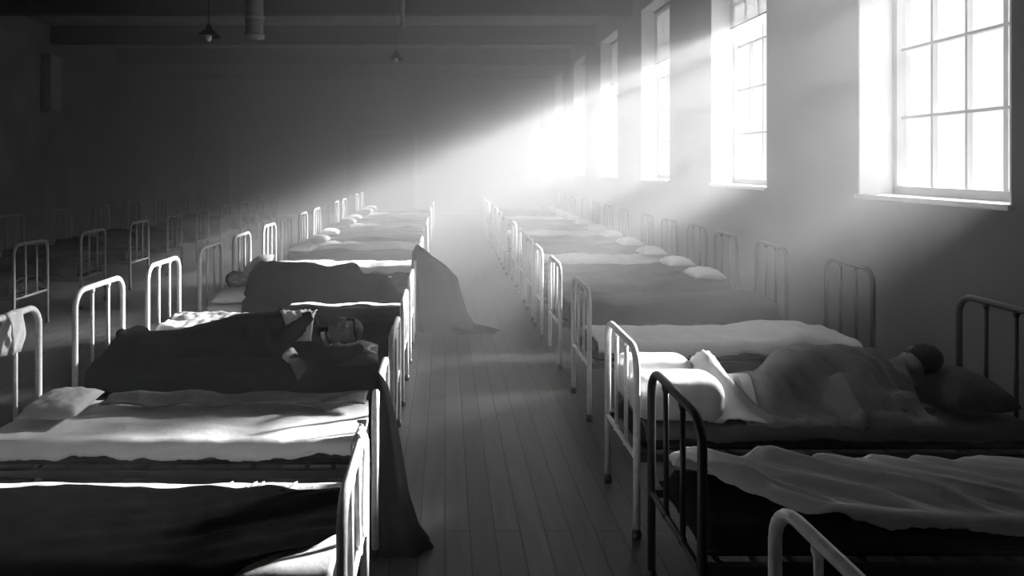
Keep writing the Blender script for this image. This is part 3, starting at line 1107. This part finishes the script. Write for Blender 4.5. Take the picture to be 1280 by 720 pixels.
# ------------------------------------------------------------------ RIGHT ROW (heads at the wall)
XF2 = 0.97
RL = 2.1
right_bed = make_bed(1.12, 0.965, M['iron'], L=RL, W=0.62, hm=M['dark_or_shaded_iron'])  # head frames coloured dark to sink into the shade by the wall
shaded_bed = make_bed(1.12, 0.965, M['dark_or_shaded_iron'], L=RL, W=0.62)  # same frame with shade put into its colour, to look unlit
RCX = XF2 + RL / 2
right = [(1.33, 1.96, 0.93, 'nearest right bed, only its bright foot rail showing at the bottom edge', 0.04),
 (2.56, 3.11, 0.945, 'right row iron bed with dark angular foot frame and rumpled pale sheet', 0.0),
 (3.47, 4.14, 0.975, 'right row iron bed with folded white blankets and a covered sleeper', 0.0),
 (5.05, 5.76, 1.07, 'right row iron bed with a plain white sheet, behind the covered sleeper', 0.0),
 (6.33, 7.05, 1.07, 'fourth iron bed beyond the dark foot frame, right row, in thin haze', 0.0)]
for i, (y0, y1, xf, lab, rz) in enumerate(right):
    b = right_bed if i == 0 else shaded_bed if i == 1 else copy_tree(right_bed)
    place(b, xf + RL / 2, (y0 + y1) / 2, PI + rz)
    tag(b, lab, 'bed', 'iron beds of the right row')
right[4] and None
farr = [7.75, 8.65, 9.75, 10.9, 12.1, 13.3, 14.5, 15.7, 16.9, 18.1, 19.3]
for i, y in enumerate(farr):
    b = copy_tree(right_bed)
    place(b, 1.07 + RL / 2 + 0.015 * ((i * 5) % 4 - 1), y, PI + 0.012 * ((i * 7) % 3 - 1))
    tag(b, 'hazy iron bed far down the right row, only its foot bars clear', 'bed', 'hazy far beds of the right row')

# R1 rumpled sheet: long diagonal folds
yR1 = (2.56 + 3.11) / 2
cx1 = 0.945 + RL / 2
def fR1(x, y):
    u = y + x * 0.55 + 0.06 * nz(x * 1.8, y * 2.0, 90) + 0.12 * math.sin(x * 1.6)
    r1 = max(0.0, 1.08 - math.sqrt(math.sin(u * 17.0) ** 2 + 0.03)) ** 1.7
    r2 = max(0.0, 1.1 - math.sqrt(math.sin(u * 41.0 + 1.0 + 1.5 * nz(x * 1.2, y * 1.5, 92)) ** 2 + 0.06)) ** 1.6
    amp = sstep(-0.26, -0.12, y) * (1 - 0.6 * sstep(0.2, 0.28, y)) * (0.75 + 0.6 * nz(x * 1.5, y * 2, 95))
    e = eR1(x)
    lip = 0.045 * math.exp(-((y - e - 0.05) / 0.04) ** 2) * sstep(0.0, -0.5, x)
    return 0.02 + 0.085 * r1 * amp + 0.028 * r2 * amp + lip
def eR1(x):
    return 0.10 - 0.40 * sstep(-1.1, -0.45, x)
o = cover('bed_sheet', M['sheet'], (cx1, yR1, 0), 0, -0.99, 0.98, 0.27, 0.03, 0.02, fR1, 0.004, 5, 91.0, nx=300, ragged=0.010, dt=0.006, edgefun=lambda x, a, b: (eR1(x), b))
tag(o, 'pale sheet rumpled in long diagonal folds, front bed on the right', 'sheet')

# R2 covered sleeper, head at the wall end
yR2 = (3.47 + 4.14) / 2
cx2 = 0.975 + RL / 2
M['shaded_sheet'] = mat('shaded_cotton', 0.16, 0.95, 0.0, noise_amt=0.12, scale=9, bump=0.25, bscale=35)  # darker cotton copy, shade painted into the sheet colour
o = cover('bed_sheet', M['shaded_sheet'], (cx2, yR2, 0), 0, -1.0, 1.0, 0.29, 0.05, 0.03, flat, 0.006, 5, 96.0, ragged=0.01)
tag(o, 'shade-darkened sheet edge under the covered sleeper on the right', 'sheet')
hd2 = Vector((2.65, yR2 + 0.05, MT + 0.25))
P, wr, wr2, s = lying(2.62, 0.9, yR2 + 0.05)
# shorten: feet end at about x = 1.45 (knees bent)
P2 = []
for a, b, ra, rb in P:
    def q(v):
        v = v.copy()
        v.z = MT + 0.02 + (v.z - MT - 0.02) * 0.6
        if v.x < 2.0: v.x = 2.0 - (2.0 - v.x) * 0.56
        return v
    P2.append((q(a), q(b), ra, rb))
bm, mw = sleeper_body(P2, hd2, (0.25, 1, -0.25), (1, -0.1, 0.5), 1)
hand_parts(bm, wr, (0.6, -0.05, -0.1), (0, 0, -1), -1, 0.4)
hand_parts(bm, wr2, (0.7, 0.1, 0.0), (0, 0, -1), 1, 0.4)
o = fuse('person', bm, [M['suit'], M['skin']], lambda p: 1 if (near(p, hd2, 0.14) and p.x > 2.53) or near(p, wr + Vector((0.09, 0, 0)), 0.1) or near(p, wr2 + Vector((0.09, 0, 0)), 0.1) else 0, voxel=0.009, smooth_it=2)
hair_obj(mw, o)
tag(o, 'sleeping person under the gathered grey blanket on the right, dark haired head by the wall', 'person')
f2 = drape_table(P2, 1.3, 2.6, yR2 - 0.3, yR2 + 0.3, it=3)
def fR2(x, y):
    X, Y = x + cx2, y + yR2
    h = f2(X, Y)
    u2 = X + 0.9 * y + 0.07 * nz(X * 2.5, y * 4, 98)
    r = (1 - abs(math.sin(u2 * 19))) ** 1.4
    r2 = (1 - abs(math.sin(u2 * 34 + 1.7 + 2 * nz(X * 4, y * 4, 3)))) ** 1.5
    k = min(1, 0.4 + h * 3) * (0.6 + 0.6 * nz(X * 3, y * 3, 7) ** 2 * 3)
    return h * (1 - 0.25 * min(1, max(0, (2.0 - X) * 2))) + 0.012 + (0.075 * r ** 1.3 + 0.03 * r2) * min(1, k)
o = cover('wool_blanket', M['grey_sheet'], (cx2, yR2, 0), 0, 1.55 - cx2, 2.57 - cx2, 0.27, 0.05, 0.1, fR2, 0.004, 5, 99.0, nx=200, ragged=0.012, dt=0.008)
tag(o, 'grey blanket gathered in slanting folds over the sleeper on the right', 'blanket')
# white sheet over the feet
P3 = [c for c in P2 if min(c[0].x, c[1].x) < 1.75]
f3 = lambda X, Y: 0.27 * math.exp(-((X - 1.48 + 0.15 * (Y - yR2)) / 0.13) ** 2) * math.exp(-((Y - yR2 - 0.06) / 0.2) ** 2)
def fR3(x, y):
    X, Y = x + cx2, y + yR2
    h = max(f3(X, Y), f2(X, Y) * sstep(1.3, 1.5, X))
    return h + 0.012 + 0.02 * (1 - abs(math.sin((X * 0.8 + y) * 22))) ** 2 * min(1, h * 8) * sstep(1.6, 1.48, X) + 0.012 * nz(X * 9, Y * 9, 5)
o = cover('bed_sheet', M['sheet'], (cx2, yR2, 0), 0, 1.36 - cx2, 1.66 - cx2, 0.28, -0.02, 0.0, fR3, 0.004, 7, 103.0, nx=60, ragged=0.02)
tag(o, 'white cloth peaked over the feet of the sleeper on the right', 'sheet')
# folded white blankets at the foot
def folded(name, x0, x1, y0, y1, z0, z1, m, layers=3, seed=0):
    bm = bmesh.new()
    root = None
    ns, na = 26, 28
    cy, cz = (y0 + y1) / 2, (z0 + z1) / 2
    g = []
    for i in range(ns + 1):
        x = x0 + (x1 - x0) * i / ns
        e = min(1, (min(x - x0, x1 - x) + 0.004) / 0.07)
        e = math.sqrt(1 - (1 - e) ** 2)
        row = []
        for j in range(na):
            a = 2 * PI * j / na
            ca, sa = math.cos(a), math.sin(a)
            k = (abs(ca) ** 3.4 + abs(sa) ** 3.4) ** (-1 / 3.4)
            crease = 1 - 0.07 * max(0, 1 - abs(((sa * k + 1) / 2 * layers) % 1 - 0.0) * 6) * (abs(ca) > 0.6)
            wob = 1 + 0.035 * nz(x * 9 + seed, ca * 2, sa * 2)
            row.append(bm.verts.new((x, cy + (y1 - y0) / 2 * ca * k * (0.6 + 0.4 * e) * crease * wob, cz + (z1 - z0) / 2 * sa * k * (0.55 + 0.45 * e) * wob)))
        g.append(row)
    for i in range(ns):
        for j in range(na):
            bm.faces.new((g[i][j], g[i][(j + 1) % na], g[i + 1][(j + 1) % na], g[i + 1][j]))
    bm.faces.new(g[0]); bm.faces.new(g[-1][::-1])
    return obj(name, bm, m, smooth=True)
o = folded('folded_blanket', 1.00, 1.44, 3.50, 3.80, 0.565, 0.79, M['sheet'], 2, 1)
tag(o, 'thick folded white blanket with round end, front one at the foot of the covered sleeper', 'blanket')
o = folded('folded_blanket', 1.00, 1.40, 3.82, 4.10, 0.565, 0.80, M['sheet'], 3, 5)
tag(o, 'folded white blanket behind the round ended one at the foot of the covered sleeper', 'blanket')
o = pillow('pillow', M['mid_blanket'], (2.82, yR2, MT + 0.02), 0.0, 0.36, 0.5, 0.2, seed=40)  # dark colour stands in for the shade at the wall end
tag(o, 'dim pillow under the head of the covered sleeper on the right', 'pillow')

# R3.. sheets
o = cover('bed_sheet', M['sheet'], (1.07 + RL / 2, 5.405, 0), 0, -0.98, 0.98, 0.3, 0.06, 0.03, lambda x, y: 0.01 + 0.09 * math.exp(-((x - 0.55) / 0.25) ** 2) * (0.6 + 0.4 * nz(x * 6, y * 6, 3)), 0.012, 5, 111.0)
tag(o, 'white sheet on the bed behind the covered sleeper, right row', 'sheet')
proto3 = cover('wool_blanket', M['brown_blanket'], (0, 0, 0), 0, -0.98, 0.98, 0.3, 0.18, 0.1, lambda x, y: 0.03 + 0.08 * abs(nz(x * 2, y * 4, 120)), 0.012, 5, 121.0, nx=60)
proto4 = cover('bed_sheet', M['sheet'], (0, 0, 0), 0, -0.98, 0.98, 0.3, 0.06, 0.05, lambda x, y: 0.02 + 0.06 * abs(nz(x * 2, y * 4, 130)), 0.012, 5, 131.0, nx=60)
o = rep(proto3, 1.07 + RL / 2, 6.69, 0, 'grey blanket on the fourth bed beyond the dark foot frame, right row', 'blanket', 'blankets on the hazy right beds')
for i, y in enumerate(farr):
    if i % 3 == 2:
        rep(proto4, 1.07 + RL / 2, y, 0, 'white sheet on a hazy far bed of the right row', 'sheet', 'sheets on the far right beds')
    else:
        rep(proto3, 1.07 + RL / 2, y, 0, 'grey blanket on a hazy far bed of the right row', 'blanket', 'blankets on the far right beds')
    rep(protop, 2.92, y, 0.0, 'pillow at the wall end of a hazy far right bed', 'pillow', 'pillows on the far right beds', z=MT + 0.06)

# ------------------------------------------------------------------ dim third row beyond the lit heads
M['shaded_iron'] = mat('shaded_iron', 0.2, 0.5, 0.4, noise_amt=0.2, scale=20)  # darker copy of the frame iron, carries the third row's shade
row3_bed = make_bed(1.09, 1.0, M['shaded_iron'])
row3 = [7.6, 9.0, 10.4, 11.8, 13.2, 14.6, 16.0, 17.4, 18.8]
for i, y in enumerate(row3):
    b = row3_bed if i == 0 else copy_tree(row3_bed)
    place(b, -4.75 - BL / 2, y + 0.3, PI)
    b.rotation_euler[2] = 0.0
    tag(b, 'ghostly unlit iron bed in the shadowed row at far left', 'bed', 'unlit beds of the far left row')
    rep(proto, -4.75 - BL / 2, y + 0.3, 0, 'dark blanket on an unlit bed of the far left row', 'blanket', 'blankets of the far left row')

# ------------------------------------------------------------------ overhead things
def lamp(px, py, Y, label):
    p = at(px, py, Y)
    root = empty('pendant_lamp', (p.x, Y, p.z))
    bm = bmesh.new()
    tube(bm, [(0, 0, 0.12), (0, 0, ZC - p.z)], 0.006, 6)
    obj('lamp_cord', bm, M['beam'], root)
    bm = bmesh.new()
    tube(bm, [(0, 0, 0.0), (0, 0, 0.03), (0, 0, 0.10), (0, 0, 0.16)], [0.15, 0.135, 0.045, 0.03], 20, caps=False)
    sh = obj('lamp_shade', bm, M['dark_or_shaded_iron'], root, smooth=True)
    sh.modifiers.new('t', 'SOLIDIFY').thickness = 0.004
    bm = bmesh.new()
    ball(bm, (0, 0, -0.01), 0.04, (1, 1, 1.3))
    obj('bulb', bm, M['porcelain'], root, smooth=True)
    tag(root, label, 'lamp', 'unlit pendant lamps')
lamp(261, 46, 9.0, 'small unlit hanging lamp with pale bulb, left of the thick hanging duct')
lamp(495, 74, 13.0, 'small unlit hanging lamp in the haze edge, right of the thin hanging pipe')
p = at(318, 48, 9.0)
root = empty('hanging_duct', (p.x, 9.0, p.z))
bm = bmesh.new()
tube(bm, [(0, 0, 0), (0, 0, 0.04), (0, 0, ZC - p.z)], [0.125, 0.115, 0.115], 20)
obj('pipe', bm, M['duct'], root, smooth=True)
for z in (0.03, 0.27, 0.9):
    bm = bmesh.new()
    tube(bm, [(0, 0, z - 0.025), (0, 0, z + 0.025)], 0.13, 20)
    obj('collar', bm, M['duct'], root, smooth=True)
tag(root, 'thick round metal duct hanging from the ceiling, upper left', 'duct')
p = at(503, 32, 11.0)
bm = bmesh.new()
tube(bm, [(p.x, 11, p.z), (p.x, 11, ZC)], 0.035, 12)
ball(bm, (p.x, 11, p.z), 0.05)
tag(obj('hanging_pipe', bm, M['duct'], smooth=True), 'thin pipe hanging from the ceiling, middle of the room', 'pipe')
bm = bmesh.new()
box(bm, XL, XL + 0.25, 16.0, 16.45, 3.15, 4.45, 0.02)
tag(obj('wall_duct', bm, M['duct']), 'pale upright box duct high on the far left wall', 'duct')

# ------------------------------------------------------------------ smoke and dust haze filling the room
bm = bmesh.new()
box(bm, XL + 0.005, XR - 0.035, YB + 0.005, YF - 0.08, 0.003, ZC - 0.003)
hz = obj('haze', bm)
m = bpy.data.materials.new('haze')
m.use_nodes = True
n = m.node_tree
for x in list(n.nodes):
    n.nodes.remove(x)
out = n.nodes.new('ShaderNodeOutputMaterial')
vs = n.nodes.new('ShaderNodeVolumeScatter')
vs.inputs['Color'].default_value = (0.96, 0.96, 0.96, 1)
# smoke lies thicker down the room and by the windows, thinner over the nearest beds
tc = n.nodes.new('ShaderNodeTexCoord')
dp = n.nodes.new('ShaderNodeVectorMath')
dp.operation = 'DOT_PRODUCT'
dp.inputs[1].default_value = (1.1, 1.0, 0.0)
n.links.new(tc.outputs['Object'], dp.inputs[0])
mr = n.nodes.new('ShaderNodeMapRange')
mr.interpolation_type = 'SMOOTHSTEP'
mr.inputs['From Min'].default_value = 3.6
mr.inputs['From Max'].default_value = 9.8
mr.inputs['To Min'].default_value = HAZE * 0.05
mr.inputs['To Max'].default_value = HAZE
n.links.new(dp.outputs['Value'], mr.inputs['Value'])
n.links.new(mr.outputs[0], vs.inputs['Density'])
vs.inputs['Anisotropy'].default_value = ANISO
n.links.new(vs.outputs[0], out.inputs['Volume'])
hz.data.materials.append(m)
tag(hz, 'smoky dust haze filling the whole room, sunlit in slanting shafts from the windows', 'haze', kind='stuff')
